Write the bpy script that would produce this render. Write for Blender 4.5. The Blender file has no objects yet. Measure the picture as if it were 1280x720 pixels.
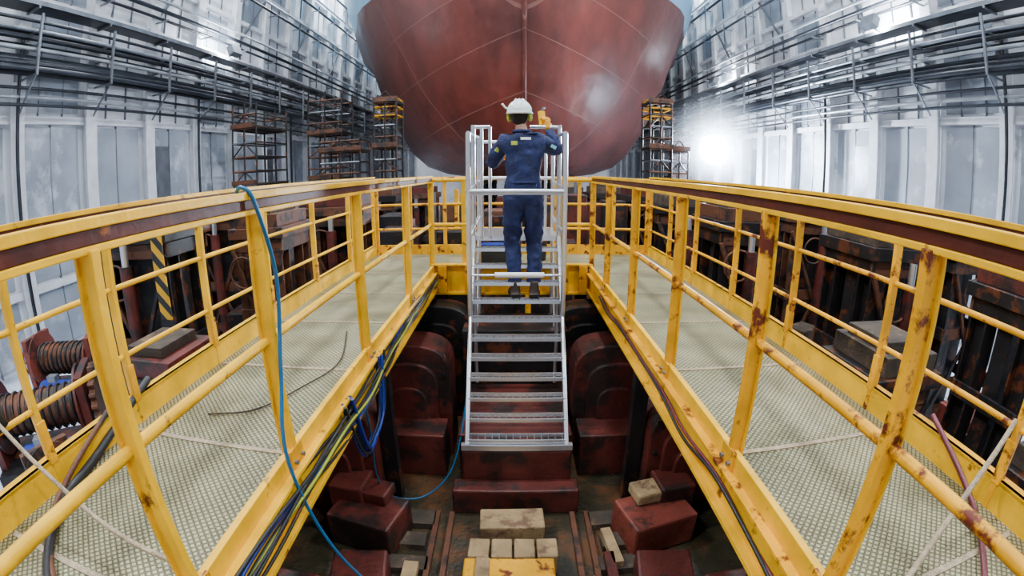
import bpy, bmesh, math, random
from mathutils import Vector, Matrix
random.seed(7)
V=Vector
# ------------------------------------------------------------------ materials
def _n(nt,t,**kw):
    n=nt.nodes.new(t)
    for k,v in kw.items(): setattr(n,k,v)
    return n
def pmat(name,col,rough=.5,metal=0.,var=.2,vscale=3.,bump=.15,bscale=25.,patch=None,pamt=.3,pscale=4.,spec=.5,emit=None,es=0):
    m=bpy.data.materials.new(name); m.use_nodes=True; nt=m.node_tree; L=nt.links
    b=nt.nodes['Principled BSDF']
    tc=_n(nt,'ShaderNodeTexCoord')
    n1=_n(nt,'ShaderNodeTexNoise'); n1.inputs['Scale'].default_value=vscale; n1.inputs['Detail'].default_value=4
    L.new(tc.outputs['Object'],n1.inputs['Vector'])
    mr=_n(nt,'ShaderNodeMapRange'); mr.inputs[1].default_value=.3; mr.inputs[2].default_value=.7
    mr.inputs[3].default_value=1-var; mr.inputs[4].default_value=1+var*.5
    L.new(n1.outputs['Fac'],mr.inputs[0])
    mul=_n(nt,'ShaderNodeVectorMath',operation='SCALE'); mul.inputs[0].default_value=col
    L.new(mr.outputs[0],mul.inputs['Scale'])
    out=mul.outputs[0]
    if patch:
        n2=_n(nt,'ShaderNodeTexNoise'); n2.inputs['Scale'].default_value=pscale; n2.inputs['Detail'].default_value=8; n2.inputs['Roughness'].default_value=.65
        L.new(tc.outputs['Object'],n2.inputs['Vector'])
        r=_n(nt,'ShaderNodeMapRange'); r.inputs[1].default_value=.72-pamt*.5; r.inputs[2].default_value=.80-pamt*.5
        L.new(n2.outputs['Fac'],r.inputs[0])
        mx=_n(nt,'ShaderNodeMix',data_type='RGBA'); L.new(r.outputs[0],mx.inputs[0]); L.new(out,mx.inputs[6]); mx.inputs[7].default_value=(*patch,1)
        out=mx.outputs[2]
    L.new(out,b.inputs['Base Color'])
    b.inputs['Roughness'].default_value=rough; b.inputs['Metallic'].default_value=metal
    b.inputs['Specular IOR Level'].default_value=spec
    if bump:
        n3=_n(nt,'ShaderNodeTexNoise'); n3.inputs['Scale'].default_value=bscale; n3.inputs['Detail'].default_value=3
        L.new(tc.outputs['Object'],n3.inputs['Vector'])
        bp=_n(nt,'ShaderNodeBump'); bp.inputs['Strength'].default_value=bump; bp.inputs['Distance'].default_value=.02
        L.new(n3.outputs['Fac'],bp.inputs['Height']); L.new(bp.outputs[0],b.inputs['Normal'])
    if emit:
        b.inputs['Emission Color'].default_value=(*emit,1); b.inputs['Emission Strength'].default_value=es
    return m
RUST=(.13,.022,.010)
M={}
M['yel']=pmat('yellow_paint',(.93,.50,.0),.42,var=.28,vscale=5,patch=RUST,pamt=.20,pscale=8,spec=.3)
M['yel2']=pmat('yellow_paint_rusty',(.90,.42,.0),.45,var=.4,vscale=4,patch=RUST,pamt=.37,pscale=8,spec=.3)
M['maroon']=pmat('maroon_primer',(.08,.014,.008),.5,var=.4,vscale=8,patch=(.4,.12,.0),pamt=.25,pscale=6,spec=.3)
M['alu']=pmat('aluminium',(.78,.82,.88),.28,metal=.85,var=.15,bump=.05)
M['dark']=pmat('dark_steel',(.018,.017,.018),.45,metal=.3,var=.5,patch=(.14,.04,.014),pamt=.36)
M['brown']=pmat('rusty_steel',(.15,.05,.018),.65,var=.5,patch=(.025,.015,.012),pamt=.47,pscale=3,bump=.3)
M['redst']=pmat('red_oxide_steel',(.11,.018,.012),.5,var=.45,patch=(.022,.011,.009),pamt=.47,pscale=2.5,bump=.3)
M['redbr']=pmat('red_oxide_light',(.22,.042,.026),.55,var=.4,patch=(.06,.018,.013),pamt=.4,pscale=3,bump=.3)
M['wood']=pmat('timber',(.40,.27,.13),.8,var=.4,vscale=6,bump=.5,bscale=40,patch=(.16,.09,.05),pamt=.35)
M['woodd']=pmat('dark_timber',(.06,.042,.028),.8,var=.5,vscale=5,bump=.5,bscale=40,patch=(.15,.09,.045),pamt=.32)
M['white']=pmat('white_wall_paint',(.84,.86,.90),.6,var=.2,vscale=.6,bump=.05,patch=(.5,.52,.55),pamt=.24,pscale=.9)
M['whitec']=pmat('white_column_paint',(.80,.82,.86),.5,var=.15,bump=.05)
M['panel']=pmat('grey_wall_panel',(.33,.37,.43),.5,var=.3,vscale=.8,bump=.05,patch=(.60,.64,.70),pamt=.35,pscale=.5)
M['grey']=pmat('galvanised',(.22,.24,.27),.4,metal=.6,var=.3)
M['pipe']=pmat('dark_pipe',(.035,.04,.05),.35,metal=.4,var=.4,vscale=2)
M['pipel']=pmat('light_pipe',(.42,.45,.48),.35,metal=.4,var=.3,vscale=2)
M['conc']=pmat('concrete',(.66,.74,.86),.55,var=.3,vscale=1.2,bump=.2,patch=(.22,.21,.2),pamt=.3,pscale=1)
M['pitf']=pmat('pit_floor_steel',(.045,.038,.022),.22,var=.5,vscale=2,bump=.4,patch=(.11,.05,.022),pamt=.4,pscale=2)
M['black']=pmat('black_rubber',(.012,.012,.014),.5,var=.2)
M['blue']=pmat('blue_cable',(.006,.03,.26),.4,var=.2)
M['teal']=pmat('blue_hose',(.008,.14,.32),.35,var=.2)
M['lime']=pmat('green_yellow_cable',(.30,.34,.02),.4,var=.2)
M['purple']=pmat('magenta_cable',(.13,.018,.03),.4,var=.2)
M['rope']=pmat('rope',(.46,.36,.24),.9,var=.3,vscale=40,bump=.6,bscale=120)
M['ltube']=pmat('white_pipe',(.8,.8,.8),.35,var=.1)
M['lamp']=pmat('lamp_glass',(1,1,1),.3,bump=0,emit=(.85,.92,1),es=12)
M['flood']=pmat('floodlight_glass',(1,1,1),.3,bump=0,emit=(.78,.86,1),es=300)

def hazard():
    m=pmat('hazard_stripes',(.9,.6,.02),.5); nt=m.node_tree; L=nt.links; b=nt.nodes['Principled BSDF']
    tc=_n(nt,'ShaderNodeTexCoord'); w=_n(nt,'ShaderNodeTexWave'); w.bands_direction='DIAGONAL'; w.inputs['Scale'].default_value=2.6
    L.new(tc.outputs['Object'],w.inputs['Vector'])
    r=_n(nt,'ShaderNodeMath',operation='GREATER_THAN'); r.inputs[1].default_value=.5; L.new(w.outputs['Fac'],r.inputs[0])
    mx=_n(nt,'ShaderNodeMix',data_type='RGBA'); mx.inputs[6].default_value=(.015,.015,.015,1); mx.inputs[7].default_value=(.7,.36,.0,1)
    L.new(r.outputs[0],mx.inputs[0]); L.new(mx.outputs[2],b.inputs['Base Color']); return m
M['haz']=hazard()

def deckmat():
    m=bpy.data.materials.new('tread_plate'); m.use_nodes=True; nt=m.node_tree; L=nt.links; b=nt.nodes['Principled BSDF']
    tc=_n(nt,'ShaderNodeTexCoord'); sx=_n(nt,'ShaderNodeSeparateXYZ'); L.new(tc.outputs['Object'],sx.inputs[0])
    def mt(op,a,bb=None):
        n=_n(nt,'ShaderNodeMath',operation=op)
        for i,x in enumerate((a,bb)):
            if x is None: continue
            if isinstance(x,(int,float)): n.inputs[i].default_value=x
            else: L.new(x,n.inputs[i])
        return n.outputs[0]
    u=mt('ADD',sx.outputs[0],sx.outputs[1]); v=mt('SUBTRACT',sx.outputs[0],sx.outputs[1])
    k=math.pi/.034
    p=mt('MULTIPLY',mt('SINE',mt('MULTIPLY',u,k)),mt('SINE',mt('MULTIPLY',v,k)))
    mask=_n(nt,'ShaderNodeMapRange'); mask.inputs[1].default_value=.1; mask.inputs[2].default_value=.6; L.new(mt('ABSOLUTE',p),mask.inputs[0])
    n1=_n(nt,'ShaderNodeTexNoise'); n1.inputs['Scale'].default_value=2.2; n1.inputs['Detail'].default_value=8; L.new(tc.outputs['Object'],n1.inputs['Vector'])
    cr=_n(nt,'ShaderNodeValToRGB'); cr.color_ramp.elements[0].position=.3; cr.color_ramp.elements[0].color=(.22,.21,.10,1)
    cr.color_ramp.elements[1].position=.7; cr.color_ramp.elements[1].color=(.52,.49,.29,1); L.new(n1.outputs['Fac'],cr.inputs[0])
    dk=_n(nt,'ShaderNodeVectorMath',operation='SCALE'); dk.inputs['Scale'].default_value=.30; L.new(cr.outputs[0],dk.inputs[0])
    mx=_n(nt,'ShaderNodeMix',data_type='RGBA'); L.new(mask.outputs[0],mx.inputs[0]); L.new(cr.outputs[0],mx.inputs[7]); L.new(dk.outputs[0],mx.inputs[6])
    L.new(mx.outputs[2],b.inputs['Base Color']); b.inputs['Roughness'].default_value=.4; b.inputs['Metallic'].default_value=.1
    bp=_n(nt,'ShaderNodeBump'); bp.inputs['Strength'].default_value=.9; bp.inputs['Distance'].default_value=.006
    L.new(mask.outputs[0],bp.inputs['Height']); L.new(bp.outputs[0],b.inputs['Normal'])
    return m
M['deck']=deckmat()

SX=.45
def hullmat():
    m=bpy.data.materials.new('hull_paint'); m.use_nodes=True; nt=m.node_tree; L=nt.links; b=nt.nodes['Principled BSDF']
    tc=_n(nt,'ShaderNodeTexCoord'); sx=_n(nt,'ShaderNodeSeparateXYZ'); L.new(tc.outputs['Object'],sx.inputs[0])
    def mt(op,*a):
        n=_n(nt,'ShaderNodeMath',operation=op)
        for i,x in enumerate(a):
            if isinstance(x,(int,float)): n.inputs[i].default_value=x
            else: L.new(x,n.inputs[i])
        return n.outputs[0]
    n1=_n(nt,'ShaderNodeTexNoise'); n1.inputs['Scale'].default_value=.6; n1.inputs['Detail'].default_value=9; n1.inputs['Roughness'].default_value=.6
    mp=_n(nt,'ShaderNodeMapping'); mp.inputs['Scale'].default_value=(1,1,.3); L.new(tc.outputs['Object'],mp.inputs[0]); L.new(mp.outputs[0],n1.inputs['Vector'])
    cr=_n(nt,'ShaderNodeValToRGB'); e=cr.color_ramp.elements
    e[0].position=.32; e[0].color=(.06,.014,.010,1); e[1].position=.70; e[1].color=(.23,.046,.030,1)
    L.new(n1.outputs['Fac'],cr.inputs[0])
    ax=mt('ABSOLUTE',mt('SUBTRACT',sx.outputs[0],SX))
    def line(src,period,w,off=0):
        f=mt('FRACT',mt('DIVIDE',mt('ADD',src,off),period)); return mt('LESS_THAN',f,w/period)
    s1=line(mt('ADD',sx.outputs[2],mt('MULTIPLY',ax,.35)),2.3,.04,.4); s2=line(sx.outputs[1],2.6,.045,1.1)
    s=mt('MAXIMUM',s1,s2)
    mx=_n(nt,'ShaderNodeMix',data_type='RGBA'); L.new(mt('MULTIPLY',s,.38),mx.inputs[0]); L.new(cr.outputs[0],mx.inputs[6]); mx.inputs[7].default_value=(.34,.18,.14,1)
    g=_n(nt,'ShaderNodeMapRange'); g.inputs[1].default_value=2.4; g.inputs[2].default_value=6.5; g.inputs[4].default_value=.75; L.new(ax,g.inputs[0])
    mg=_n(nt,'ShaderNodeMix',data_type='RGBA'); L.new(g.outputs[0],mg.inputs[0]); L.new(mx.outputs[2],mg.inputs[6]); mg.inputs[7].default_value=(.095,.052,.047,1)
    bt=mt('GREATER_THAN',sx.outputs[2],9.0)
    m2=_n(nt,'ShaderNodeMix',data_type='RGBA'); L.new(bt,m2.inputs[0]); L.new(mg.outputs[2],m2.inputs[6]); m2.inputs[7].default_value=(.22,.44,.60,1)
    L.new(m2.outputs[2],b.inputs['Base Color']); b.inputs['Roughness'].default_value=.38
    n3=_n(nt,'ShaderNodeTexNoise'); n3.inputs['Scale'].default_value=1.2; n3.inputs['Detail'].default_value=2; L.new(tc.outputs['Object'],n3.inputs['Vector'])
    bp=_n(nt,'ShaderNodeBump'); bp.inputs['Strength'].default_value=.7; bp.inputs['Distance'].default_value=.09
    L.new(mt('ADD',n3.outputs['Fac'],mt('MULTIPLY',s,.2)),bp.inputs['Height']); L.new(bp.outputs[0],b.inputs['Normal'])
    return m
M['hull']=hullmat()

# ------------------------------------------------------------------ mesh builder
def smooth(pts,n=6):
    P=[V(p) for p in pts]; P=[P[0]*2-P[1]]+P+[P[-1]*2-P[-2]]; out=[]
    for i in range(1,len(P)-2):
        a,b,c,d=P[i-1:i+3]
        for k in range(n):
            t=k/n
            out.append(.5*((2*b)+(c-a)*t+(2*a-5*b+4*c-d)*t*t+(-a+3*b-3*c+d)*t**3))
    out.append(P[-2]); return out
class MB:
    def __init__(s): s.v=[]; s.f=[]; s.m=[]; s.sm=[]; s.mats=[]
    def mi(s,m):
        m=M[m] if isinstance(m,str) else m
        if m not in s.mats: s.mats.append(m)
        return s.mats.index(m)
    def add(s,vs,fs,m,sm=False):
        o=len(s.v); s.v+=[tuple(x) for x in vs]; k=s.mi(m)
        for f in fs: s.f.append([o+i for i in f]); s.m.append(k); s.sm.append(sm)
    def box(s,c,d,m,rz=0,rx=0,ry=0):
        R=Matrix.Rotation(rz,3,'Z')@Matrix.Rotation(ry,3,'Y')@Matrix.Rotation(rx,3,'X'); c=V(c)
        vs=[c+R@V((x*d[0]/2,y*d[1]/2,z*d[2]/2)) for x in(-1,1) for y in(-1,1) for z in(-1,1)]
        s.add(vs,[(0,1,3,2),(4,6,7,5),(0,4,5,1),(2,3,7,6),(0,2,6,4),(1,5,7,3)],m)
    def b2(s,x0,x1,y0,y1,z0,z1,m): s.box(((x0+x1)/2,(y0+y1)/2,(z0+z1)/2),(abs(x1-x0),abs(y1-y0),abs(z1-z0)),m)
    def beam(s,a,b,w,h,m,up=(0,0,1)):
        a=V(a);b=V(b);d=(b-a).normalized(); u=V(up)
        if abs(d.dot(u))>.98: u=V((0,1,0))
        sx=d.cross(u).normalized(); u=sx.cross(d)
        vs=[p+sx*i*w/2+u*j*h/2 for p in(a,b) for i in(-1,1) for j in(-1,1)]
        s.add(vs,[(0,1,3,2),(4,6,7,5),(0,4,5,1),(2,3,7,6),(0,2,6,4),(1,5,7,3)],m)
    def path(s,pts,r,m,n=8,sm=True):
        P=[V(p) for p in pts]; N=len(P); vs=[]; fs=[]
        pu=None
        for i,p in enumerate(P):
            t=((P[min(i+1,N-1)]-P[max(i-1,0)])).normalized()
            if pu is None:
                u=V((0,0,1)) if abs(t.z)<.9 else V((1,0,0))
            else: u=pu
            u=(u-t*u.dot(t)).normalized(); pu=u; w=t.cross(u)
            rr=r[i] if isinstance(r,(list,tuple)) else r
            for k in range(n):
                a=2*math.pi*k/n; vs.append(p+(u*math.cos(a)+w*math.sin(a))*rr)
        for i in range(N-1):
            for k in range(n):
                fs.append((i*n+k,i*n+(k+1)%n,(i+1)*n+(k+1)%n,(i+1)*n+k))
        s.add(vs,fs,m,sm)
        s.add([vs[k] for k in range(n)],[tuple(range(n))[::-1]],m); s.add([vs[(N-1)*n+k] for k in range(n)],[tuple(range(n))],m)
    def tube(s,a,b,r,m,n=8): s.path([a,b],r,m,n)
    def prism(s,prof,y0,y1,m,flip=False):
        n=len(prof); vs=[(x,y0,z) for x,z in prof]+[(x,y1,z) for x,z in prof]
        fs=[tuple(range(n)),tuple(range(n,2*n))[::-1]]+[(i,(i+1)%n+0,(i+1)%n+n,i+n)[::-1] for i in range(n)]
        s.add(vs,fs,m)
    def build(s,name,parent=None,bevel=0,col=None):
        me=bpy.data.meshes.new(name); me.from_pydata(s.v,[],s.f)
        for m in s.mats: me.materials.append(m)
        me.polygons.foreach_set('material_index',s.m); me.polygons.foreach_set('use_smooth',s.sm); me.update()
        bm=bmesh.new(); bm.from_mesh(me); bmesh.ops.recalc_face_normals(bm,faces=bm.faces); bm.to_mesh(me); bm.free()
        o=bpy.data.objects.new(name,me); bpy.context.collection.objects.link(o)
        if parent: o.parent=parent
        if bevel:
            bv=o.modifiers.new('bevel','BEVEL'); bv.width=bevel; bv.segments=2; bv.limit_method='ANGLE'; bv.angle_limit=math.radians(50)
        return o
def empty(name,loc=(0,0,0)):
    e=bpy.data.objects.new(name,None); e.location=loc; e.empty_display_size=.1; bpy.context.collection.objects.link(e); return e

# ------------------------------------------------------------------ hall shell
G=-2.2; WX=11.0; H=16.0; YB=-14.0; YE=50.0
b=MB(); b.b2(-WX-.3,WX+.3,YB,YE+.3,G-.3,G,'conc'); b.build('floor')
b=MB(); b.b2(-WX-.3,WX+.3,YB,YE+.3,H,H+.3,'white')
for y in range(-12,50,5): b.b2(-WX,WX,y-.15,y+.15,H-.9,H,'whitec')
b.build('ceiling')
def side_wall(sg,name):
    b=MB(); x=sg*WX
    b.b2(x,x+sg*.3,YB,YE,G,H,'white')
    y=YB+.6; i=0
    while y<YE:
        b.b2(x-sg*.02,x-sg*.34,y-.03,y+.03,G,H,'whitec')
        b.b2(x-sg*.30,x-sg*.36,y-.2,y+.2,G,H,'whitec')
        b.b2(x-sg*.36,x-sg*.40,y-.24,y+.24,G,G+.04,'grey')
        for z0,z1 in ((-2.1,-.75),(-.45,3.15)):
            b.b2(x-sg*.0,x-sg*.05,y+.28,y+2.22,z0,z1,'panel')
            if i%3==1: b.b2(x-sg*.05,x-sg*.08,y+.5,y+1.2,z0+.3,z1-.5,'grey')
        for z0,z1 in ((3.5,6.0),(6.4,7.7),(8.1,9.4),(9.8,11.2)):
            if (i*7+int(z0*3))%3==0: b.b2(x,x-sg*.04,y+.28,y+2.22,z0,z1,'panel')
        if i%2==0: b.beam((x-sg*.2,y,6.4),(x-sg*.2,y+2.5,9.5),.08,.08,'grey')
        y+=2.5; i+=1
    for z in (-.6,3.3,6.2,7.9,9.6,11.4,13.4):
        b.b2(x,x-sg*.18,YB,YE,z-.09,z+.09,'whitec')
    y=YB+.6
    while y<YE:
        for k in (.83,1.66): b.b2(x,x-sg*.06,y+k-.015,y+k+.015,3.3,H,'grey')
        b.b2(x,x-sg*.07,y+1.25-.015,y+1.25+.015,G,3.3,'grey')
        y+=2.5
    return b.build(name)
side_wall(-1,'wall_left'); side_wall(1,'wall_right')
b=MB(); b.b2(-WX,WX,YE,YE+.3,G,H,'white')
for i in range(-4,5): b.b2(i*2.5-.15,i*2.5+.15,YE-.3,YE,G,H,'whitec')
b.build('wall_back')
def pipe_rack(sg):
    b=MB(); x=sg*WX
    rows=[(.55,4.30,.08,'pipe'),(.85,4.42,.07,'pipe'),(.62,4.58,.10,'pipe'),(1.0,4.70,.05,'pipel'),(.55,4.88,.08,'pipe'),(.8,5.02,.07,'pipe'),(.58,5.25,.09,'pipe'),(.95,5.36,.045,'pipe'),(1.05,4.25,.06,'pipe'),(1.05,5.1,.05,'grey'),
          (.5,3.75,.05,'pipel'),(.62,3.55,.04,'pipe'),(.55,3.95,.04,'pipe'),(.45,6.6,.05,'pipe'),(.7,6.75,.07,'pipe'),(.5,7.2,.05,'pipel'),(.8,7.0,.04,'pipel'),(.6,8.8,.06,'pipe'),(.85,8.95,.05,'pipel'),(.5,10.6,.07,'pipe'),(.8,10.9,.05,'pipel'),(.55,12.2,.06,'pipe')]
    for dx,z,r,m in rows: b.tube((x-sg*dx,YB+.5,z),(x-sg*dx,YE-.5,z),r,m)
    y=YB+.6
    while y<YE:
        for z in (4.15,4.8,5.15): b.b2(x-sg*.42,x-sg*1.15,y-.03,y+.03,z-.04,z,'grey')
        b.b2(x-sg*1.1,x-sg*1.16,y-.03,y+.03,4.1,5.5,'grey')
        b.beam((x-sg*.42,y,3.4),(x-sg*1.1,y,4.12),.04,.04,'grey')
        for z in (6.45,8.65,10.45,12.05): b.b2(x-sg*.38,x-sg*.9,y-.03,y+.03,z-.04,z,'grey')
        y+=2.5
    for z in (5.75,):
        b.b2(x-sg*.4,x-sg*.43,YB+.5,YE-.5,z,z+.12,'grey'); b.b2(x-sg*.9,x-sg*.93,YB+.5,YE-.5,z,z+.12,'grey'); b.b2(x-sg*.4,x-sg*.93,YB+.5,YE-.5,z,z+.01,'pipe')
        y=YB+.6
        while y<YE: b.b2(x-sg*.38,x-sg*.95,y-.03,y+.03,z-.06,z,'grey'); y+=2.5
    for y in (6.5,14,21.5): b.tube((x-sg*.5,y,G),(x-sg*.5,y,5.2),.05,'pipe')
    b.build('pipe_rack')
pipe_rack(-1); pipe_rack(1)

# ------------------------------------------------------------------ ship
def interp(tab,z):
    if z<=tab[0][0]: return tab[0][1]
    for (a,va),(c,vc) in zip(tab,tab[1:]):
        if z<=c:
            t=(z-a)/(c-a); return va+(vc-va)*t
    return tab[-1][1]
Bt=[(.95,2.8),(1.1,3.9),(1.5,4.9),(2.2,5.6),(3.4,6.25),(5.0,6.95),(7.5,7.7),(10.4,8.5),(13.5,9.0)]
St=[(.95,20.3),(1.5,19.4),(2.4,18.7),(4,18.0),(7,17.2),(10,16.4),(13.5,15.2)]
zs=[.95,1.0,1.1,1.25,1.5,1.8,2.2,2.7,3.4,4.2,5,6,7,8,9,10,11,12,13.5]
ds=[0,.04,.12,.25,.45,.7,1,1.4,1.9,2.5,3.2,4,5,6,7,8.5,11,14,18,24]
vs=[];fs=[]
def hx(z,d):
    t=min(d/7.5,1); gr=.012+.035*max(0,min(1,(z-6.5)/2)); return min(9.3,interp(Bt,z)*((1-(1-t)**2.3)**.72)*(1+gr*max(0,d-6.5)))
for z in zs:
    for d in ds: vs.append((hx(z,d)+.06,interp(St,z)+d,z))
n=len(ds)
for i in range(len(zs)-1):
    for j in range(n-1): a=i*n+j; fs.append((a,a+1,a+n+1,a+n))
nv=len(vs); vs+=[(-x,y,z) for x,y,z in vs]; fs+=[tuple(nv+k for k in f[::-1]) for f in fs]
for i in range(len(zs)-1): fs.append((i*n,(i+1)*n,nv+(i+1)*n,nv+i*n))
for j in range(n-1): fs.append((j,nv+j,nv+j+1,j+1))
vs=[(x+SX,y,z) for x,y,z in vs]
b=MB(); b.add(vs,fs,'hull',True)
b.path([(SX,interp(St,z)-.02,z) for z in zs],.09,'hull',8)
b.build('ship_hull')

b=MB()
for y in (21,23.5,26,29,32,36,40):
    for x in (SX-2.15,SX,SX+2.15):
        b.b2(x-.5,x+.5,y-.6,y+.6,G,-.6,'dark'); b.b2(x-.42,x+.42,y-.5,y+.5,-.6,.2,'redst'); b.b2(x-.45,x+.45,y-.55,y+.55,.2,.55,'woodd'); b.b2(x-.38,x+.38,y-.5,y+.5,.55,.945,'wood')
b.build('keel_block_row',bevel=.02)

# ------------------------------------------------------------------ scaffold towers
def scaffold(x0,y0,w,d,z0,z1,step,ring=True,seed=1):
    rnd=random.Random(seed); b=MB(); xs=[x0,x0+w/2,x0+w]; ys=[y0,y0+d]
    for x in xs:
        for y in ys: b.tube((x,y,z0),(x,y,z1),.04,'dark',6); b.b2(x-.1,x+.1,y-.1,y+.1,z0,z0+.02,'grey')
    z=z0+.3; k=0
    while z<z1:
        for y in ys: b.tube((x0,y,z),(x0+w,y,z),.035,'brown' if k%3 else 'grey',6)
        for x in xs: b.tube((x,y0,z),(x,y0+d,z),.03,'dark',6)
        if k%4==2:
            b.b2(x0-.05,x0+w+.05,y0-.05,y0+d+.05,z+.03,z+.08,'woodd')
            b.b2(x0-.05,x0+w+.05,y0-.08,y0-.05,z+.03,z+.2,'brown')
        if k%2==0: b.tube((x0,y0,z),(x0+w/2,y0,z+step),.028,'dark',6); b.tube((x0+w,y0,z),(x0+w/2,y0,z+step),.028,'dark',6)
        z+=step; k+=1
    if ring:
        for zz in (z1-.05,z1-.35,z1-.65):
            for y in ys: b.tube((x0,y,zz),(x0+w,y,zz),.03,'yel2',6)
            for x in (x0,x0+w): b.tube((x,y0,zz),(x,y0+d,zz),.03,'yel2',6)
    b.build('scaffold_tower')
scaffold(-4.75,16.3,.8,1.0,G,3.9,.4,seed=1)
scaffold(4.75,16.3,.8,1.0,G,3.9,.4,seed=2)
scaffold(-8.9,20,1.6,1.4,G,5.0,.5,False,3)
scaffold(-7.1,17.0,1.6,1.2,G,2.6,.4,False,4)
scaffold(5.75,17.0,.7,1.2,G,2.2,.4,False,5)
scaffold(8.2,24.5,1.2,1.4,G,3.6,.5,False,6)
scaffold(-9.7,15,1.0,2.4,G,4.0,.5,False,7)

# ------------------------------------------------------------------ walkways
XI=.93; XO=1.97; Y0=-1.6; Y1=5.45
def walkway(sg,name,ipos,opos):
    root=empty(name)
    b=MB()
    b.b2(sg*XI,sg*XO,Y0,Y1+1.3,-.02,0,'deck')
    y=Y0+.4
    while y<Y1+1.2:
        b.b2(sg*(XI+.03),sg*(XO-.03),y-.014,y+.014,0,.006,'rope'); y+=.95
    b.build('deck_plate',root)
    b=MB(); yi='yel' if sg<0 else 'yel2'
    b.b2(sg*(XI-.03),sg*(XI+.0),Y0,Y1,-.17,.10,'yel'); b.b2(sg*(XI-.07),sg*XI,Y0,Y1,-.19,-.165,'yel'); b.b2(sg*(XI-.07),sg*(XI-.03),Y0,Y1,.0,.02,yi)
    b.b2(sg*(XO),sg*(XO+.03),Y0,Y1+1.3,-.17,.14,'yel'); b.b2(sg*XO,sg*(XO+.07),Y0,Y1+1.3,.12,.14,yi)
    y=Y0+.2
    while y<Y1+1:
        b.b2(sg*(XI),sg*XO,y-.04,y+.04,-.14,-.02,'dark'); y+=.95
    b.beam((sg*XI,Y0,1.118),(sg*XI,Y1,1.118),.060,.026,'yel')
    b.beam((sg*(XI+.004),Y0,1.087),(sg*(XI+.004),Y1,1.087),.048,.036,'maroon')
    b.beam((sg*XI,Y0,1.060),(sg*XI,Y1,1.060),.056,.018,'yel')
    b.tube((sg*XI,Y0,.57),(sg*XI,Y1,.57),.019,yi)
    for y in ipos:
        b.beam((sg*(XI-.012),y,-.15),(sg*(XI-.012),y,1.06),.055,.03,yi,up=(0,1,0))
        b.beam((sg*(XI+.015),y,.0),(sg*(XI+.015),y,1.06),.012,.05,'yel',up=(0,1,0))
        b.box((sg*(XI-.035),y,.05),(.014,.12,.12),'yel2')
        for dy in(-.035,.035): b.tube((sg*(XI-.04),y+dy,.05),(sg*(XI-.056),y+dy,.05),.011,'grey',6)
    ox=XO+.02
    b.beam((sg*ox,Y0,1.125),(sg*ox,Y1+1.3,1.125),.06,.025,'yel')
    b.beam((sg*(ox-.005),Y0,1.095),(sg*(ox-.005),Y1+1.3,1.095),.04,.035,'maroon')
    for z in (.37,.72): b.tube((sg*ox,Y0,z),(sg*ox,Y1+1.3,z),.015,yi)
    for y in opos:
        b.beam((sg*ox,y,-.15),(sg*ox,y,1.1),.05,.03,yi,up=(0,1,0))
        b.beam((sg*(ox-.02),y,.12),(sg*(ox-.02),y+.0,.32),.02,.05,'yel2',up=(0,1,0))
    b.build('railing',root,bevel=.003)
    b=MB()
    for y in (-1,1.2,3.4,5.6):
        for x in (XI+.1,XO-.1):
            b.b2(sg*x-.06,sg*x+.06,y-.05,y+.05,G if x>1.5 else -1.6,-.14,'dark')
        b.beam((sg*(XI+.1),y,-1.5),(sg*(XO-.1),y,-.25),.05,.05,'dark')
    b.build('support_leg',root)
    return root
walkway(-1,'steel_walkway',[-1.2,-.2,.75,1.56,2.75,4.1,5.42],[-1.2,-.1,1.08,1.75,2.6,3.5,4.5,5.6,6.7])
walkway(1,'steel_walkway',[-1.2,-.2,.76,1.55,2.5,3.5,4.5,5.42],[-1.2,-.1,.9,1.9,2.9,3.9,4.9,5.8,6.7])

root=empty('cross_walkway')
b=MB(); b.b2(-XI,XI,Y1,Y1+1.3,-.02,0,'deck'); b.build('deck_plate',root)
b=MB()
b.b2(-XI,XI,Y1-.03,Y1,-.22,.12,'yel'); b.b2(-XI,XI,Y1-.08,Y1,.10,.12,'yel'); b.b2(-XI,XI,Y1-.08,Y1,-.24,-.21,'yel')
for x in (-.8,-.5,.6,.82): b.b2(x-.05,x+.05,Y1-.09,Y1-.02,-.22,.1,'yel2')
b.b2(-XO,XO,Y1+1.3,Y1+1.33,-.2,.14,'yel2')
for z,r in ((1.08,.028),(.72,.018),(.37,.018)): b.tube((-XO,Y1+1.3,z),(XO,Y1+1.3,z),r,'yel2')
for x in (-1.95,-1.45,-.95,-.55,.05,.6,.95,1.45,1.95): b.beam((x,Y1+1.3,0),(x,Y1+1.3,1.07),.05,.03,'yel2',up=(0,1,0))
for sg in(-1,1):
    for z in (1.08,.57): b.tube((sg*XI,Y1,z),(sg*.5,Y1,z),.022,'yel')
    b.beam((sg*.55,Y1,0),(sg*.55,Y1,1.08),.05,.03,'yel',up=(0,1,0))
for x in (-.85,.85): b.b2(x-.07,x+.07,Y1+.2,Y1+.34,G,-.02,'dark')
b.build('railing',root,bevel=.003)
b=MB(); b.box((-.25,6.2,.11),(.42,.24,.22),'black',rz=.1); b.path(smooth([(-.42,6.2,.2),(-.35,6.2,.31),(-.15,6.22,.31),(-.08,6.22,.2)],5),.012,'blue'); b.box((-.25,6.2,.225),(.36,.18,.03),'blue',rz=.1); b.build('tool_bag',bevel=.03)
b=MB(); b.path([(.35,6.3,0),(.35,6.3,.26)],[.10,.12],'black',16); b.path([(.35,6.3,.255),(.35,6.3,.265)],.125,'dark',16); b.path(smooth([(.23,6.3,.25),(.27,6.22,.34),(.43,6.22,.34),(.47,6.3,.25)],5),.005,'grey',6); b.build('bucket')

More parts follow.
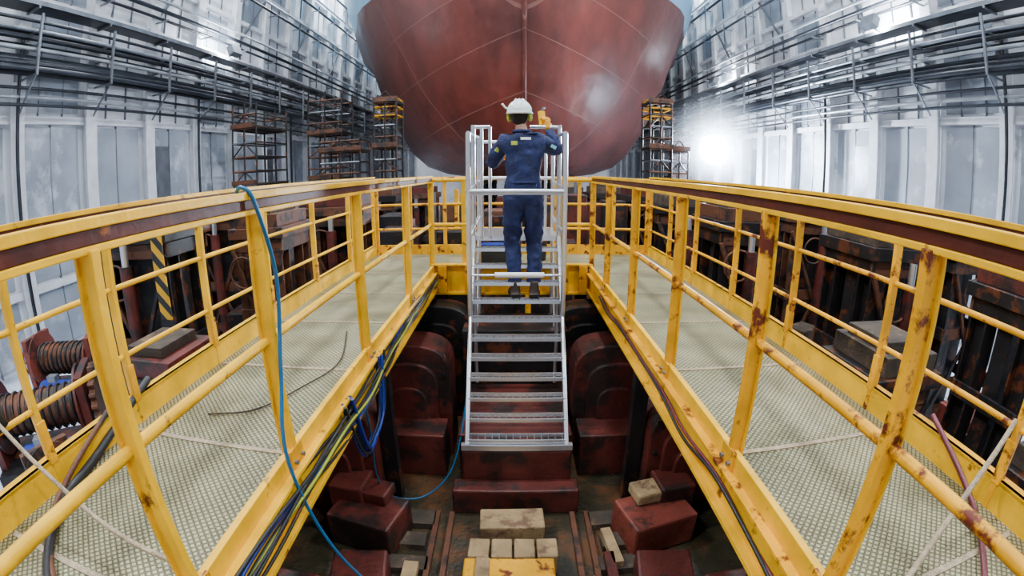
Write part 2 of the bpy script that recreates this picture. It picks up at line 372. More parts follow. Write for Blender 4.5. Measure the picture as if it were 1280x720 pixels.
# ------------------------------------------------------------------ aluminium stair platform
root=empty('aluminium_stair_platform')
b=MB(); XL,XR=-.37,.45
p0=V((0,3.42,-1.03)); p1=V((0,4.62,.52))
for x in (XL,XR):
    b.beam((x,p0.y,p0.z),(x,p1.y,p1.z),.03,.10,'alu')
N=11
for i in range(N):
    t=(i+.35)/N; y=p0.y+(p1.y-p0.y)*t; z=p0.z+(p1.z-p0.z)*t
    for dy in(-.05,.05): b.beam((XL,y+dy,z),(XR,y+dy,z),.018,.03,'alu')
    for k in range(14): 
        x=XL+(XR-XL)*(k+.5)/14; b.beam((x,y-.045,z+.004),(x,y+.045,z+.004),.008,.01,'grey')
b.b2(XL,XR,4.62,5.35,.50,.54,'alu'); 
for x in (XL,XR):
    b.tube((x,4.08,-.1),(x,4.08,1.5),.022,'alu'); b.tube((x,4.62,.0),(x,4.62,1.62),.022,'alu'); b.tube((x,5.33,.0),(x,5.33,1.55),.022,'alu')
    for z in (1.5,1.02,.62): b.tube((x,4.08,z),(x,5.33,z+.05),.018,'alu')
    b.tube((x,4.08,-.1),(x,3.5,-.9),.018,'alu')
    b.tube((x,4.62,.5),(x,4.62,-1.0),.02,'alu'); b.tube((x,5.33,.5),(x,5.33,-.45),.02,'alu')
    b.tube((x,4.62,-.9),(x,5.3,.45),.015,'alu')
b.tube((XL,4.08,1.0),(XR,4.08,1.0),.022,'alu'); b.tube((XL,4.08,.98),(XR,4.08,.98),.012,'alu')
b.tube((XR-.28,4.62,1.6),(XR,4.62,1.6),.018,'alu'); b.tube((XL,4.62,1.6),(XL+.16,4.62,1.6),.018,'alu')
for z in (1.5,1.1): b.tube((XL,5.33,z),(XR,5.33,z),.018,'alu')
for x in (XL+.08,XL+.16): b.tube((x,4.62,.52),(x,4.62,1.6),.016,'alu')
for x in (XR-.08,): b.tube((x,5.33,.52),(x,5.33,1.5),.016,'alu')
b.beam((XL-.05,3.4,-1.03),(XR+.05,3.4,-1.03),.05,.05,'alu')
b.tube((XL+.22,4.09,.27),(XR-.17,4.09,.27),.026,'ltube'); b.tube((XL,4.09,.27),(XR,4.09,.27),.010,'alu')
b.build('frame',root)

# ------------------------------------------------------------------ worker
def skinfig(name,nodes,edges,root_i,mat,parent,sub=2):
    me=bpy.data.meshes.new(name); me.from_pydata([tuple(p) for p,_ in nodes],edges,[]); me.materials.append(mat)
    o=bpy.data.objects.new(name,me); bpy.context.collection.objects.link(o); o.parent=parent
    s=o.modifiers.new('skin','SKIN'); s.use_smooth_shade=True
    if not me.skin_vertices:
        bm=bmesh.new(); bm.from_mesh(me); bm.verts.layers.skin.verify(); bm.to_mesh(me); bm.free()
    sv=me.skin_vertices[0].data
    for i,(p,r) in enumerate(nodes):
        sv[i].radius=(r if isinstance(r,tuple) else (r,r)); sv[i].use_root=(i==root_i)
    ss=o.modifiers.new('sub','SUBSURF'); ss.levels=sub; ss.render_levels=sub
    return o
navy=pmat('navy_coverall',(.006,.016,.085),.75,var=.4,vscale=9,bump=1.0,bscale=11)
skin=pmat('skin',(.50,.27,.18),.5,var=.1,bump=.05)
glove=pmat('work_glove',(.85,.36,.0),.7,var=.3,vscale=12,bump=.3,bscale=60)
boot=pmat('leather_boot',(.035,.02,.014),.55,var=.4)
helm=pmat('helmet_white',(.82,.90,.84),.25,var=.05,bump=0)
hair=pmat('dark_hair',(.02,.014,.01),.8,bump=.6,bscale=80)
refl=pmat('reflective_tape',(.25,.62,.70),.35,var=.1,bump=0)
lime=pmat('earmuff_lime',(.45,.55,.05),.4,bump=0)
W=empty('shipyard_worker',(.10,4.36,.02))
nodes=[((0,0,.95),(.165,.125)),((0,0,1.08),(.158,.118)),((0,.015,1.22),(.175,.125)),((0,.02,1.36),(.185,.125)),((0,.02,1.46),(.10,.085)),((-.01,.03,1.52),(.068,.068)),
 ((-.17,.02,1.42),(.09,.09)),((-.235,.06,1.32),(.074,.074)),((-.29,.11,1.22),(.064,.064)),((-.245,.24,1.26),(.054,.054)),((-.20,.34,1.31),(.044,.044)),
 ((.17,.02,1.42),(.09,.09)),((.25,.08,1.385),(.074,.074)),((.335,.13,1.34),(.064,.064)),((.29,.20,1.45),(.054,.054)),((.245,.26,1.56),(.044,.044)),
 ((-.09,.0,.86),(.11,.115)),((-.095,.02,.66),(.094,.098)),((-.095,.04,.48),(.078,.08)),((-.08,.0,.28),(.072,.074)),((-.07,-.03,.09),(.068,.072)),
 ((.09,.0,.86),(.11,.115)),((.10,.03,.66),(.094,.098)),((.105,.06,.48),(.078,.08)),((.105,.0,.28),(.072,.074)),((.105,-.05,.09),(.068,.072))]
edges=[(0,1),(1,2),(2,3),(3,4),(4,5),(3,6),(6,7),(7,8),(8,9),(9,10),(3,11),(11,12),(12,13),(13,14),(14,15),(0,16),(16,17),(17,18),(18,19),(19,20),(0,21),(21,22),(22,23),(23,24),(24,25)]
cv=skinfig('coverall',nodes,edges,0,navy,W,3)
tx=bpy.data.textures.new('cloth_folds','CLOUDS'); tx.noise_scale=.075; tx.noise_depth=2
dm=cv.modifiers.new('folds','DISPLACE'); dm.texture=tx; dm.strength=.035; dm.mid_level=.5; dm.texture_coords='LOCAL'
b=MB(); 
b.path([(.074*math.cos(a)-.01,.03+.074*math.sin(a),1.515) for a in [i*math.pi/12 for i in range(26)]],.016,navy)
b.path([(.157*math.cos(a),.118*math.sin(a)+.003,1.05) for a in [i*math.pi/16 for i in range(34)]],.011,navy)
b.build('collar_and_waistband',W)
skinfig('neck',[((-.01,.03,1.45),.055),((-.015,.035,1.53),.056),((-.02,.045,1.6),.056)],[(0,1),(1,2)],0,skin,W)
Hd=empty('head',(-.03,.055,1.66)); Hd.parent=W; Hd.rotation_euler=(math.radians(4),0,math.radians(-12))
bm=bmesh.new(); bmesh.ops.create_uvsphere(bm,u_segments=48,v_segments=40,radius=.1)
for v in bm.verts:
    c=v.co; x,y,z=c
    x*=.76; y*=.95; z*=1.15
    if z<-.02:
        k=(-z-.02)/.1; x*=1-.28*k; y=y*(1-.18*k)+.012*k if y>0 else y*(1-.3*k)
    if y>.03:
        for ex in(-.03,.03):
            d=math.hypot((x-ex)/.017,(z-.0)/.012)
            if d<1: y-=.009*(1-d)
        dn=math.hypot(x/.015,(z+.022)/.028)
        if dn<1: y+=.024*(1-dn)**.7
        dm_=math.hypot(x/.026,(z+.058)/.01)
        if dm_<1: y+=.007*(1-dm_)
        dc=math.hypot(x/.025,(z+.095)/.02)
        if dc<1: y+=.008*(1-dc)
    v.co=(x,y,z)
me=bpy.data.meshes.new('face'); bm.to_mesh(me); bm.free(); me.materials.append(skin)
for p in me.polygons: p.use_smooth=True
o=bpy.data.objects.new('face',me); bpy.context.collection.objects.link(o); o.parent=Hd
b=MB()
eyew=pmat('eye_white',(.8,.8,.78),.2,bump=0); iris=pmat('iris',(.05,.03,.02),.2,bump=0); lip=pmat('lips',(.42,.13,.10),.5,bump=0)
def sph(b,c,r,m,sc=(1,1,1),nu=12,nv=8):
    vs=[];fs=[]
    for i in range(nv+1):
        for j in range(nu):
            a=math.pi*i/nv; t=2*math.pi*j/nu
            vs.append((c[0]+r*sc[0]*math.sin(a)*math.cos(t),c[1]+r*sc[1]*math.sin(a)*math.sin(t),c[2]+r*sc[2]*math.cos(a)))
    for i in range(nv):
        for j in range(nu): fs.append((i*nu+j,i*nu+(j+1)%nu,(i+1)*nu+(j+1)%nu,(i+1)*nu+j))
    b.add(vs,fs,m,True)
for ex in(-.03,.03):
    sph(b,(ex,.078,0),.0115,eyew); sph(b,(ex,.086,0),.006,iris)
    b.path([(ex-.016,.088,.017),(ex,.093,.021),(ex+.016,.088,.017)],.003,hair)
b.path([(-.022,.083,-.058),(0,.091,-.056),(.022,.083,-.058)],.0045,lip)
for sg in(-1,1): sph(b,(sg*.078,-.005,-.01),.03,skin,(.35,.6,1)); 
sph(b,(0,-.018,.0),.09,hair,(.87,.93,1.0),20,12)
b.build('face_details',Hd)
b=MB(); nu,nv=32,10; vs=[];fs=[]
for i in range(nv+1):
    a=math.pi/2*i/nv
    for j in range(nu):
        t=2*math.pi*j/nu; vs.append((.116*math.sin(a)*math.cos(t),.137*math.sin(a)*math.sin(t)-.005,.035+.12*math.cos(a)))
for j in range(nu):
    t=2*math.pi*j/nu; k=1.10+(.22 if math.sin(t)>.3 else 0)*max(0,math.sin(t)); vs.append((.116*1.08*math.cos(t),.137*k*math.sin(t)-.005,.022))
for j in range(nu):
    t=2*math.pi*j/nu; vs.append((.104*math.cos(t),.125*math.sin(t)-.005,.018))
for i in range(nv+2):
    for j in range(nu): fs.append((i*nu+j,i*nu+(j+1)%nu,(i+1)*nu+(j+1)%nu,(i+1)*nu+j))
b.add(vs,fs,helm,True)
for x in(-.03,0,.03): b.path([(x,.129*math.sin(a),.035+.124*math.cos(a)) for a in [(-1.15+.23*i) for i in range(11)]],.007,helm)
for sg in(-1,1):
    sph(b,(sg*.098,-.005,-.012),.038,lime,(.55,.9,1.1)); b.path([(sg*.105,-.005,.02),(sg*.122,-.005,.06)],.007,'black')
b.path([(-.10,.03,.06),(-.15,.05,.09),(-.165,.02,.12)],.010,helm)
b.build('hard_hat',Hd)
def foot(x,y,yaw):
    c,s=math.cos(yaw),math.sin(yaw)
    def q(dx,dy,z): return (x+dx*c-dy*s,y+dx*s+dy*c,z)
    skinfig('boot',[(q(0,0,.16),.052),(q(0,-.01,.08),(.048,.052)),(q(0,-.01,.04),(.043,.036)),(q(0,.08,.042),(.046,.036)),(q(0,.15,.034),(.045,.030)),(q(0,.20,.030),(.036,.024))],[(0,1),(1,2),(2,3),(3,4),(4,5)],1,boot,W)
    b=MB(); prof=[(-.04,-.07),(.04,-.07),(.048,.02),(.05,.13),(.035,.21),(0,.235),(-.035,.21),(-.05,.13),(-.048,.02)]
    vs=[q(px,py,0) for px,py in prof]+[q(px,py,.022) for px,py in prof]; n=9
    b.add(vs,[tuple(range(n))[::-1],tuple(range(n,2*n))]+[(i,(i+1)%n,(i+1)%n+n,i+n) for i in range(n)],'black'); b.build('boot_sole',W)
foot(-.07,-.04,.15); foot(.105,-.06,-.1)
def hand(name,wrist,d,pn,side,curl,mat):
    d=V(d).normalized(); pn=V(pn); pn=(pn-d*pn.dot(d)).normalized(); lat=d.cross(pn)*side; w=V(wrist)
    e=empty(name); e.parent=W
    skinfig('palm',[(w-d*.02,(.034,.034)),(w+d*.035,(.036,.03)),(w+d*.07,(.036,.028)),(w+d*.09,(.034,.022))],[(0,1),(1,2),(2,3)],0,mat,e)
    lens=[.078,.086,.08,.064]
    for i,Lf in enumerate(lens):
        o=(1.5-i)*.023; base=w+d*.078+lat*o; pts=[base]; a=0; p=base
        for k,f in enumerate((.2,.42,.32,.26)):
            a+=curl*(0 if k==0 else 1); dr=d*math.cos(a)+pn*math.sin(a); p=p+dr*Lf*f*1.15; pts.append(p)
        skinfig('finger_%d'%(i+1),[(q,r) for q,r in zip(pts,(.0125,.0125,.0115,.0105,.0095))],[(k,k+1) for k in range(4)],0,mat,e,1)
    base=w+d*.025+lat*.025; pts=[base,base+lat*.028+d*.018+pn*.012,base+lat*.034+d*.042+pn*.03,base+lat*.024+d*.058+pn*.047]
    skinfig('thumb',[(q,r) for q,r in zip(pts,(.016,.0145,.013,.011))],[(k,k+1) for k in range(3)],0,mat,e,1)
hand('right_hand',(.243,.262,1.565),(-.12,.2,.9),(-.5,.75,-.1),-1,.75,glove)
hand('left_hand',(-.20,.345,1.312),(.15,.9,.25),(.5,0,-.8),1,.75,glove)
b=MB()
b.box((.19,.335,1.675),(.055,.04,.14),'yel',rz=.6,rx=-.2); b.path([(.19,.335,1.73),(.20,.37,1.78),(.22,.43,1.79)],.010,'black')
b.build('gas_detector',W)
b=MB()
b.box((-.08,-.125,1.40),(.055,.008,.035),lime,rx=-.12); b.box((.02,-.125,1.44),(.09,.008,.022),helm,rx=-.15)
b.box((-.235,-.005,1.345),(.03,.05,.04),lime,rz=.3,ry=.5); b.box((.265,.0,1.38),(.07,.008,.03),refl,ry=.45,rx=-.2)
b.build('coverall_patch',W)

# ------------------------------------------------------------------ pit
b=MB(); PF=-1.6
b.b2(-2.05,2.05,-2.2,7.0,PF-.12,PF,'pitf')
for sg in(-1,1):
    b.b2(sg*2.05,sg*2.12,-2.2,7.0,G,-.2,'dark')
    for y in [i*.8-2 for i in range(12)]: b.b2(sg*1.95,sg*2.05,y-.03,y+.03,PF,-.3,'redst')
for y in (-2,0,2,4,6): b.b2(-2.0,2.0,y-.1,y+.1,G,PF-.12,'dark')
for x in (-.62,-.5,.5,.62): b.b2(x-.02,x+.02,-1.5,3.15,PF,PF+.06,'brown')
b.build('pit_floor')
def arch(b,cx,y0,y1,w,zt,m,m2,zb=PF):
    prof=[]; r=w/2; n=14
    prof.append((cx-r,zb)); 
    for i in range(n+1):
        a=math.pi-math.pi*i/n; sn=max(0,math.sin(a)); prof.append((cx+r*math.copysign(abs(math.cos(a))**.75,math.cos(a)),zt-r*.7+r*.7*sn**.8))
    prof.append((cx+r,zb)); b.prism(prof,y0,y1,m)
    pr=[(cx+(x-cx)*.72,zb+(z-zb)*.86) for x,z in prof]; b.prism(pr,y0-.05,y0+.01,m2)
    pr=[(cx+(x-cx)*.46,zb+(z-zb)*.66) for x,z in prof]; b.prism(pr,y0-.09,y0-.04,m)
    for sx in(-1,1):
        for zz in (.3,.6,.9): b.tube((cx+sx*r*.86,y0-.03,zb+zz),(cx+sx*r*.86,y0+.01,zb+zz),.025,'dark',6)
b=MB()
for sg in(-1,1):
    arch(b,sg*.85,5.0,5.35,.80,-.28,'dark','dark')
    arch(b,sg*1.0,4.15,4.6,.82,-.42,'redst','redst')
    arch(b,sg*1.5,3.2,3.6,.8,-.6,'redst','redst')
    b.b2(sg*.62,sg*1.5,3.75,4.1,PF,-1.15,'redst')
b.build('cradle_bulkhead',bevel=.02)
b=MB(); b.b2(-.47,.53,3.62,4.7,PF,-1.05,'redst'); b.b2(-.42,.5,3.38,3.62,PF,-1.06,'redst'); b.b2(-.5,.56,3.2,3.38,PF,-1.35,'redst')
b.b2(-.52,.58,4.7,5.35,PF,-.45,'dark')
b.build('keel_pedestal',bevel=.015)
b=MB(); rnd=random.Random(3)
b.box((.0,2.92,-1.50),(.50,.24,.2),'wood',rz=.03)
for i in range(4): b.box((-.24+i*.165,2.58,-1.5),(.15,.2,.2),'wood',rz=rnd.uniform(-.05,.05))
b.box((-.02,2.30,-1.47),(.62,.22,.26),'yel2'); b.box((-.2,2.30,-1.33),(.1,.2,.03),'wood')
b.box((.02,1.95,-1.5),(.5,.3,.2),'wood',rz=-.05)
b.build('timber_keel_block',bevel=.012)
b=MB()
for sg in(-1,1):
    b.box((sg*1.12,2.85,-1.44),(.55,.42,.30),'redbr' if sg>0 else 'redst',rz=sg*.25); b.box((sg*1.3,3.05,-1.38),(.3,.3,.44),'redst',rz=sg*.1)
    b.box((sg*1.10,3.0,-1.24),(.30,.22,.10),'wood' if sg>0 else 'redst',rz=sg*.2); b.box((sg*1.05,2.2,-1.48),(.4,.5,.22),'redst',rz=-sg*.15)
    b.box((sg*1.5,1.7,-1.42),(.5,.7,.34),'redst')
b.build('bilge_block',bevel=.02)
b=MB()
for k in range(9):
    y=.9+k*.27
    for sg in(-1,1): b.box((sg*1.0+rnd.uniform(-.04,.04),y,PF+.03),(.68,rnd.uniform(.12,.18),.06),'woodd',rz=rnd.uniform(-.04,.04))
for i in range(10):
    sg=rnd.choice((-1,1)); x=sg*rnd.uniform(.7,1.3); y=rnd.uniform(1.3,3.0)
    b.box((x,y,PF+.09),(rnd.uniform(.25,.6),rnd.uniform(.07,.12),.06),rnd.choice(['woodd','wood','redst']),rz=rnd.choice((0,math.pi/2))+rnd.uniform(-.2,.2))
b.build('timber_decking')

# ------------------------------------------------------------------ docking trestles beyond walkways
b=MB(); b.b2(2.2,6.4,-3,18,G,G+.03,'pitf'); b.b2(-5.6,-2.2,4.0,18,G,G+.03,'pitf'); b.b2(-2.1,2.1,7.2,20,G,G+.03,'pitf'); b.build('floor_plate')
def hcol(b,x,y,z0,z1,w,m):
    b.b2(x-w/2,x+w/2,y-w/2,y-w/2+.03,z0,z1,m); b.b2(x-w/2,x+w/2,y+w/2-.03,y+w/2,z0,z1,m); b.b2(x-.015,x+.015,y-w/2,y+w/2,z0,z1,m)
def trestle(x,y,w,d,zt,seed,haz=False,m1=None):
    r=random.Random(seed); b=MB(); m=m1 or r.choice(['dark','brown','dark'])
    for sx in(-1,1):
        for sy in(-1,1): hcol(b,x+sx*(w/2-.15),y+sy*(d/2-.15),G,zt-.3,.26,m)
    b.b2(x-w/2,x+w/2,y-d/2,y+d/2,G,G+.08,'brown')
    b.b2(x-w/2+.12,x+w/2-.12,y-.1,y+.12,G,zt-.35,'dark')
    for z in (G+.7,G+1.5,zt-.45):
        for sy in(-1,1): b.b2(x-w/2,x+w/2,y+sy*(d/2-.03)-.02,y+sy*(d/2-.03)+.02,z-.09,z+.09,'brown')
        for sx in(-1,1): b.b2(x+sx*(w/2-.03)-.02,x+sx*(w/2-.03)+.02,y-d/2,y+d/2,z-.09,z+.09,m)
    b.beam((x-w/2,y-d/2,G+.1),(x+w/2,y-d/2,zt-.5),.05,.06,m); b.beam((x+w/2,y-d/2-.03,G+.1),(x-w/2,y-d/2-.03,zt-.5),.05,.06,'brown')
    b.b2(x-w/2-.05,x+w/2+.05,y-d/2-.05,y+d/2+.05,zt-.35,zt-.2,m)
    b.b2(x-w/2+.05,x+w/2-.05,y-d/2,y+d/2,zt-.2,zt-.02,r.choice(['woodd','redst','brown']))
    b.b2(x-w/2+.12,x+w/2-.2,y-d/2+.1,y+d/2-.1,zt-.02,zt+.08,'woodd')
    if haz:
        sg=-1 if x>0 else 1
        xx=x+sg*(w/2-.08); b.b2(xx-.09,xx+.09,y-d/2-.08,y-d/2-.05,zt-1.25,zt-.15,M['haz'])
    b.tube((x,y-d/2-.1,G),(x,y-d/2-.1,zt-.6),.09,'redst',12); b.tube((x,y-d/2-.1,zt-.6),(x,y-d/2-.1,zt-.35),.05,'alu',12)
    b.path([(x+.22*math.cos(a)-.2,y-d/2-.12,zt-.8+.22*math.sin(a)) for a in [k*math.pi/8 for k in range(17)]],.018,'brown',6)
    b.build('docking_trestle',bevel=.008)
for i,(x,y,w,d,zt,hz) in enumerate([(-4.6,4.9,1.3,.9,.95,True),(-3.5,6.4,.8,1.0,.75,False),(-3.1,8.4,1.1,1.0,.85,False),(-5.4,8.2,1.3,1.1,.9,False),(-3.2,11,1.2,1.1,.9,False),(-5.4,12,1.2,1.2,1.0,False),(-2.7,14,1.0,1.0,.8,False),(-4.5,15,1.0,1.0,.8,False),(-7.2,11.5,1.5,1.2,.9,False),
    (4.5,4.6,1.2,1.0,.8,False),(3.3,6.6,.9,1.0,.8,False),(5.4,2.7,1.4,1.0,.65,True),(3.1,8.6,1.1,1.0,.85,False),(5.3,7.6,1.3,1.1,.9,False),(3.2,11,1.2,1.1,.9,False),(5.5,11.5,1.2,1.2,.9,False),(2.7,14,1.0,1.0,.8,False),(4.6,14.5,1.0,1.0,.8,False),(7.4,9.5,1.5,1.2,.7,False),(3.4,3.2,.8,.8,-.1,False),(-3.4,3.6,.8,.8,-.3,False),(6.9,5.2,1.3,1.1,.75,False),(-7.0,7.2,1.2,1.0,.6,False),(4.2,1.2,1.0,.9,-.4,False)]):
    trestle(x,y,w,d,zt,i+10,hz)
def winch(x,y,s,rz,c='orange'):
    e=empty('mooring_winch',(x,y,G)); e.rotation_euler=(0,0,rz); e.scale=(s,s,s); b=MB()
    b.b2(-.8,.8,-.5,.5,0,.14,'dark'); b.b2(-.8,-.7,-.35,.35,.14,1.0,c); b.b2(.5,.6,-.35,.35,.14,1.0,c)
    b.path([(-.7,0,.62),(.5,0,.62)],.22,'brown',20)
    for k in range(11): b.path([(-.62+.1*k,.235*math.cos(a),.62+.235*math.sin(a)) for a in [j*math.pi/8 for j in range(17)]],.022,'dark',6)
    for xx in(-.68,.46): b.path([(xx,0,.62),(xx+.03,0,.62)],.42,c,24)
    nt_=20; pr=[]
    for k in range(nt_*4):
        a=2*math.pi*k/(nt_*4); r=.40 if (k//2)%2 else .35; pr.append((r*math.cos(a),r*math.sin(a)))
    n=len(pr); vs=[(.64,p,.62+q) for p,q in pr]+[(.72,p,.62+q) for p,q in pr]
    b.add(vs,[tuple(range(n)),tuple(range(n,2*n))[::-1]]+[(i,(i+1)%n,(i+1)%n+n,i+n) for i in range(n)],'brown')
    b.path([(-.2,-.72,.34),(.35,-.72,.34)],.2,'blue',18); b.path([(.35,-.72,.34),(.42,-.72,.34)],[.2,.12],'grey',18); b.path([(.42,-.72,.34),(.72,-.72,.34)],.04,'alu',10)
    b.b2(-.2,.35,-.86,-.58,0,.16,'dark'); b.b2(-.05,.12,-.78,-.66,.5,.62,'grey')
    b.path([(-.75,.0,.62),(-.95,0,.62)],.05,'alu',10); b.path([(-.95,.25*math.cos(a),.62+.25*math.sin(a)) for a in [j*math.pi/10 for j in range(21)]],.02,c,8)
    for a in(0,1.05,2.1): b.tube((-.95,.25*math.cos(a),.62+.25*math.sin(a)),(-.95,-.25*math.cos(a),.62-.25*math.sin(a)),.014,c,6)
    b.build('body',e,bevel=.01)
winch(-6.3,3.7,1.25,.7,'redst'); winch(-4.4,2.5,.95,-.3,'brown'); winch(6.6,1.0,1.2,2.4,'brown'); winch(-7.8,5.5,1.2,.3,'redbr')
b=MB()
for i in range(64):
    sg=rnd.choice((-1,1,1)); x=sg*rnd.uniform(2.7,7.5); y=rnd.uniform(5.2 if sg<0 else .5,15); h=rnd.uniform(.3,1.2)
    b.box((x,y,G+h/2+.002*i),(rnd.uniform(.4,1.1),rnd.uniform(.4,1),h),rnd.choice(['redbr','redst','brown','dark','woodd','dark']),rz=rnd.uniform(-.4,.4))
b.build('ballast_block_pile',bevel=.02)
b=MB()
for i in range(40):
    x=rnd.uniform(-2.6,2.6); y=rnd.uniform(7.6,17); h=rnd.uniform(1.2,2.9)
    b.box((x,y,G+h/2),(rnd.uniform(.4,1.0),rnd.uniform(.4,.9),h),rnd.choice(['redst','dark','brown','dark']),rz=rnd.uniform(-.1,.1))
for i in range(10):
    x=rnd.uniform(-2.6,2.6); y=rnd.uniform(8,15); b.tube((x,y,G),(x,y,rnd.uniform(.4,1.1)),.05,rnd.choice(['yel2','yel2','grey']))
b.build('slipway_machinery',bevel=.02)

# ------------------------------------------------------------------ cables & hoses
b=MB(); b.path(smooth([(-.965,1.50,1.13),(-.92,1.47,1.15),(-.885,1.5,1.09),(-.875,1.6,.8),(-.87,1.52,.45),(-.86,1.42,.12),(-.80,1.5,-.4),(-.70,1.7,-.95),(-.58,1.9,-1.45),(-.45,1.75,-1.56)],8),.008,'teal'); b.build('air_hose')
b=MB(); b.path(smooth([(-.38,4.0,-.45),(-.42,3.75,-.9),(-.52,3.45,-1.3),(-.75,3.3,-1.5),(-1.0,3.2,-1.45),(-1.05,3.0,-1.1),(-.98,2.8,-.6),(-.96,2.7,-.2)],8),.008,'teal'); b.build('air_hose')
b=MB()
for i in range(9):
    m=['black','black','blue','black','lime','black','blue','black','dark'][i]
    amp=rnd.uniform(.02,.16); x=-.872+rnd.uniform(-.02,.03); pts=[]
    for k in range(12):
        y=.2+k*.46; s=math.exp(-((y-2.4)/.8)**2)
        pts.append((x+rnd.uniform(-.010,.010),y,-.0-amp*s+rnd.uniform(-.025,.025)-.016*i*.5))
    b.path(smooth(pts,5),rnd.choice((.005,.007,.008)),m,6)
for i in range(9):
    cx,cy,cz=-.87,2.5,-.30; w1=rnd.uniform(.25,.45); dp=rnd.uniform(.15,.33); ox=rnd.uniform(-.02,.03)
    b.path(smooth([(cx+ox,cy-w1,.02),(cx+ox+.01,cy-w1*.6,cz-dp*.3),(cx+ox,cy,cz-dp*.6),(cx+ox,cy+w1*.7,cz-dp*.2),(cx+ox,cy+w1,.02)],6),.009,'blue' if i%3 else 'black',6)
b.build('cable_bundle')
b=MB()
for i in range(2):
    m=['purple','black'][i]; pts=[(.865-.010*i+rnd.uniform(-.01,.01),.3+k*.42,-.03-.025*i+rnd.uniform(-.04,.03)) for k in range(11)]
    b.path(smooth(pts,5),.008,m,6)
b.build('cable_bundle')
b=MB(); b.path(smooth([(-1.97,.86,.42),(-1.6,.84,.26),(-1.25,.80,.16),(-.93,.78,.13)],6),.010,'rope'); b.path([(-1.97,.86,.46),(-1.97,.9,.40),(-1.99,.86,.38)],.02,'black'); b.build('barrier_rope')
b=MB(); b.path(smooth([(1.97,.92,.40),(1.6,.84,.16),(1.25,.70,.06),(1.0,.55,.03)],6),.013,'rope'); b.build('barrier_rope')
b=MB(); b.path(smooth([(-2.0,1.9,.18),(-1.94,1.35,.04),(-1.80,.90,.03),(-1.50,.55,.03),(-1.15,.35,.03)],8),.022,'black'); b.path(smooth([(-1.98,1.6,.20),(-1.88,1.0,.04),(-1.65,.70,.03),(-1.3,.45,.03)],8),.014,'brown'); b.build('fire_hose')
b=MB(); b.path(smooth([(1.98,1.4,.2),(1.85,.9,.04),(1.5,.5,.04),(1.2,.3,.04)],8),.014,'purple'); b.build('fire_hose')
b=MB(); b.path(smooth([(-1.6,1.9,.01),(-1.35,2.0,.012),(-1.2,2.3,.012),(-1.1,2.7,.012),(-1.25,3.3,.012)],8),.005,'woodd',6); b.build('loose_cable')

# ------------------------------------------------------------------ lights
def area(name,loc,rot,sx,sy,e,col=(1,1,1)):
    l=bpy.data.lights.new(name,'AREA'); l.shape='RECTANGLE'; l.size=sx; l.size_y=sy; l.energy=e; l.color=col
    o=bpy.data.objects.new(name,l); o.location=loc; o.rotation_euler=rot; bpy.context.collection.objects.link(o); return o
for y in (-4,5,14,26,38):
    for x in (-9.3,0,9.3) if y<10 else (-9.6,9.6):
        fx=empty('high_bay_lamp',(x,y,14.3)); b=MB()
        b.b2(-.9,.9,-.35,.35,.02,.2,'grey'); b.b2(-.85,.85,-.3,.3,.0,.02,'lamp'); b.tube((-.6,0,.2),(-.6,0,1.69),.02,'grey'); b.tube((.6,0,.2),(.6,0,1.69),.02,'grey'); b.build('housing',fx)
        l=area('lamp_light',(0,0,-.05),(0,0,0),1.7,.6,1350 if abs(x)>1 else 750,(.92,.96,1)); l.parent=fx
for sg,y,z,e in ((1,10.5,6.0,500),(1,3.5,6.0,260),(-1,15,6.0,400),(-1,2,6.0,260),(1,22,6.0,350)):
    fx=empty('wall_lamp',(sg*9.7,y,z)); b=MB(); b.box((0,0,0),(.25,.6,.35),'grey',ry=sg*.4); b.beam((0,0,-.1),(sg*.45,0,-.2),.05,.05,'grey'); b.build('housing',fx)
    l=area('wall_lamp_light',(sg*.22,0,.08),(0,math.radians(-100*sg),0),.5,.3,e,(.85,.92,1)); l.parent=fx
def flood(x,y,z,e,aim,r=.3,col=(.72,.84,1)):
    fx=empty('work_or_fill_floodlight',(x,y,G)); h=z-G; b=MB()
    for a in(0,2.1,4.2): b.tube((0,0,.9),(.5*math.cos(a),.5*math.sin(a),0),.025,'grey')
    b.tube((0,0,.5),(0,0,h),.03,'grey'); d=(V(aim)-V((x,y,z))).normalized()
    c=V((0,0,h))+d*.05
    b.path([c-d*.45,c-d*.2,c],[r*.3,r*.7,r*1.05],'grey',20); b.path([c+d*.005,c+d*.05],r*.98,'flood',20)
    b.build('lamp_head',fx)
    l=bpy.data.lights.new('flood_light','SPOT'); l.energy=e; l.spot_size=2.9; l.spot_blend=.6; l.shadow_soft_size=.3; l.color=col
    o=bpy.data.objects.new('flood_light',l); bpy.context.collection.objects.link(o); o.parent=fx; o.location=V((0,0,h))+d*.4; o.rotation_euler=d.to_track_quat('-Z','Y').to_euler()
flood(8.1,18.4,2.35,9000,(3,0,2),r=.6)
flood(8.6,17.6,.6,3500,(10.9,19.5,2.2),r=.25)  # added fill lamp aimed at the wall, brightens it beside the main floodlight
bm=bmesh.new(); bmesh.ops.create_icosphere(bm,subdivisions=3,radius=2.8); me=bpy.data.meshes.new('glare_haze'); bm.to_mesh(me); bm.free()  # added scatter sphere around the floodlight, imitates its glare
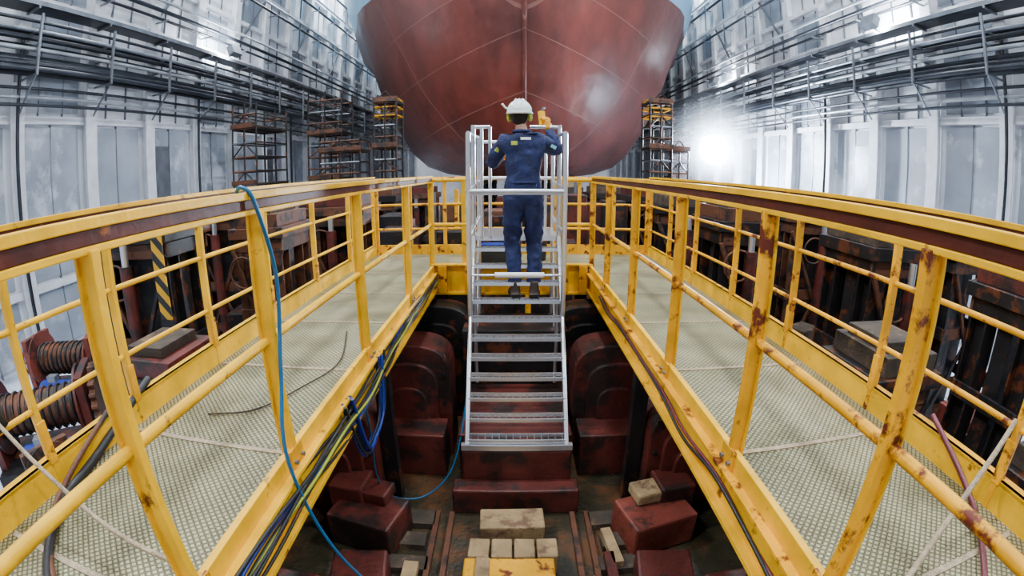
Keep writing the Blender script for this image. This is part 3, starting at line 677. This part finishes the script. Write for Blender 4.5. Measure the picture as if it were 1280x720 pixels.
sm=bpy.data.materials.new('glare_haze_volume'); sm.use_nodes=True; nt=sm.node_tree; nt.nodes.clear(); L=nt.links
out=_n(nt,'ShaderNodeOutputMaterial'); vsn=_n(nt,'ShaderNodeVolumeScatter'); vsn.inputs['Color'].default_value=(.85,.92,1,1); vsn.inputs['Anisotropy'].default_value=.2
tc=_n(nt,'ShaderNodeTexCoord'); ln=_n(nt,'ShaderNodeVectorMath',operation='LENGTH'); L.new(tc.outputs['Object'],ln.inputs[0])
mr=_n(nt,'ShaderNodeMapRange'); mr.inputs[1].default_value=0; mr.inputs[2].default_value=2.7; mr.inputs[3].default_value=1; mr.inputs[4].default_value=0; L.new(ln.outputs['Value'],mr.inputs[0])
pw=_n(nt,'ShaderNodeMath',operation='POWER'); pw.inputs[1].default_value=2; L.new(mr.outputs[0],pw.inputs[0])
ml=_n(nt,'ShaderNodeMath',operation='MULTIPLY'); ml.inputs[1].default_value=.30; L.new(pw.outputs[0],ml.inputs[0]); L.new(ml.outputs[0],vsn.inputs['Density']); L.new(vsn.outputs[0],out.inputs['Volume'])
me.materials.append(sm); o=bpy.data.objects.new('glare_haze',me); o.location=(7.9,17.7,2.4); bpy.context.collection.objects.link(o)
w=bpy.data.worlds.new('world'); bpy.context.scene.world=w; w.use_nodes=True
w.node_tree.nodes['Background'].inputs[0].default_value=(.80,.88,1,1); w.node_tree.nodes['Background'].inputs[1].default_value=.6

# ------------------------------------------------------------------ camera
cam=bpy.data.cameras.new('camera'); co=bpy.data.objects.new('camera',cam); bpy.context.collection.objects.link(co)
co.location=(0,0,1.16); co.rotation_euler=(math.radians(76.2),0,0); bpy.context.scene.camera=co
cam.type='PANO'; cam.sensor_width=36; cam.sensor_fit='HORIZONTAL'; cam.clip_start=.02; cam.clip_end=300
cam.panorama_type='FISHEYE_LENS_POLYNOMIAL'; cam.fisheye_fov=math.pi
cam.fisheye_polynomial_k0=0; cam.fisheye_polynomial_k1=-1/16.875; cam.fisheye_polynomial_k2=0; cam.fisheye_polynomial_k3=0; cam.fisheye_polynomial_k4=0
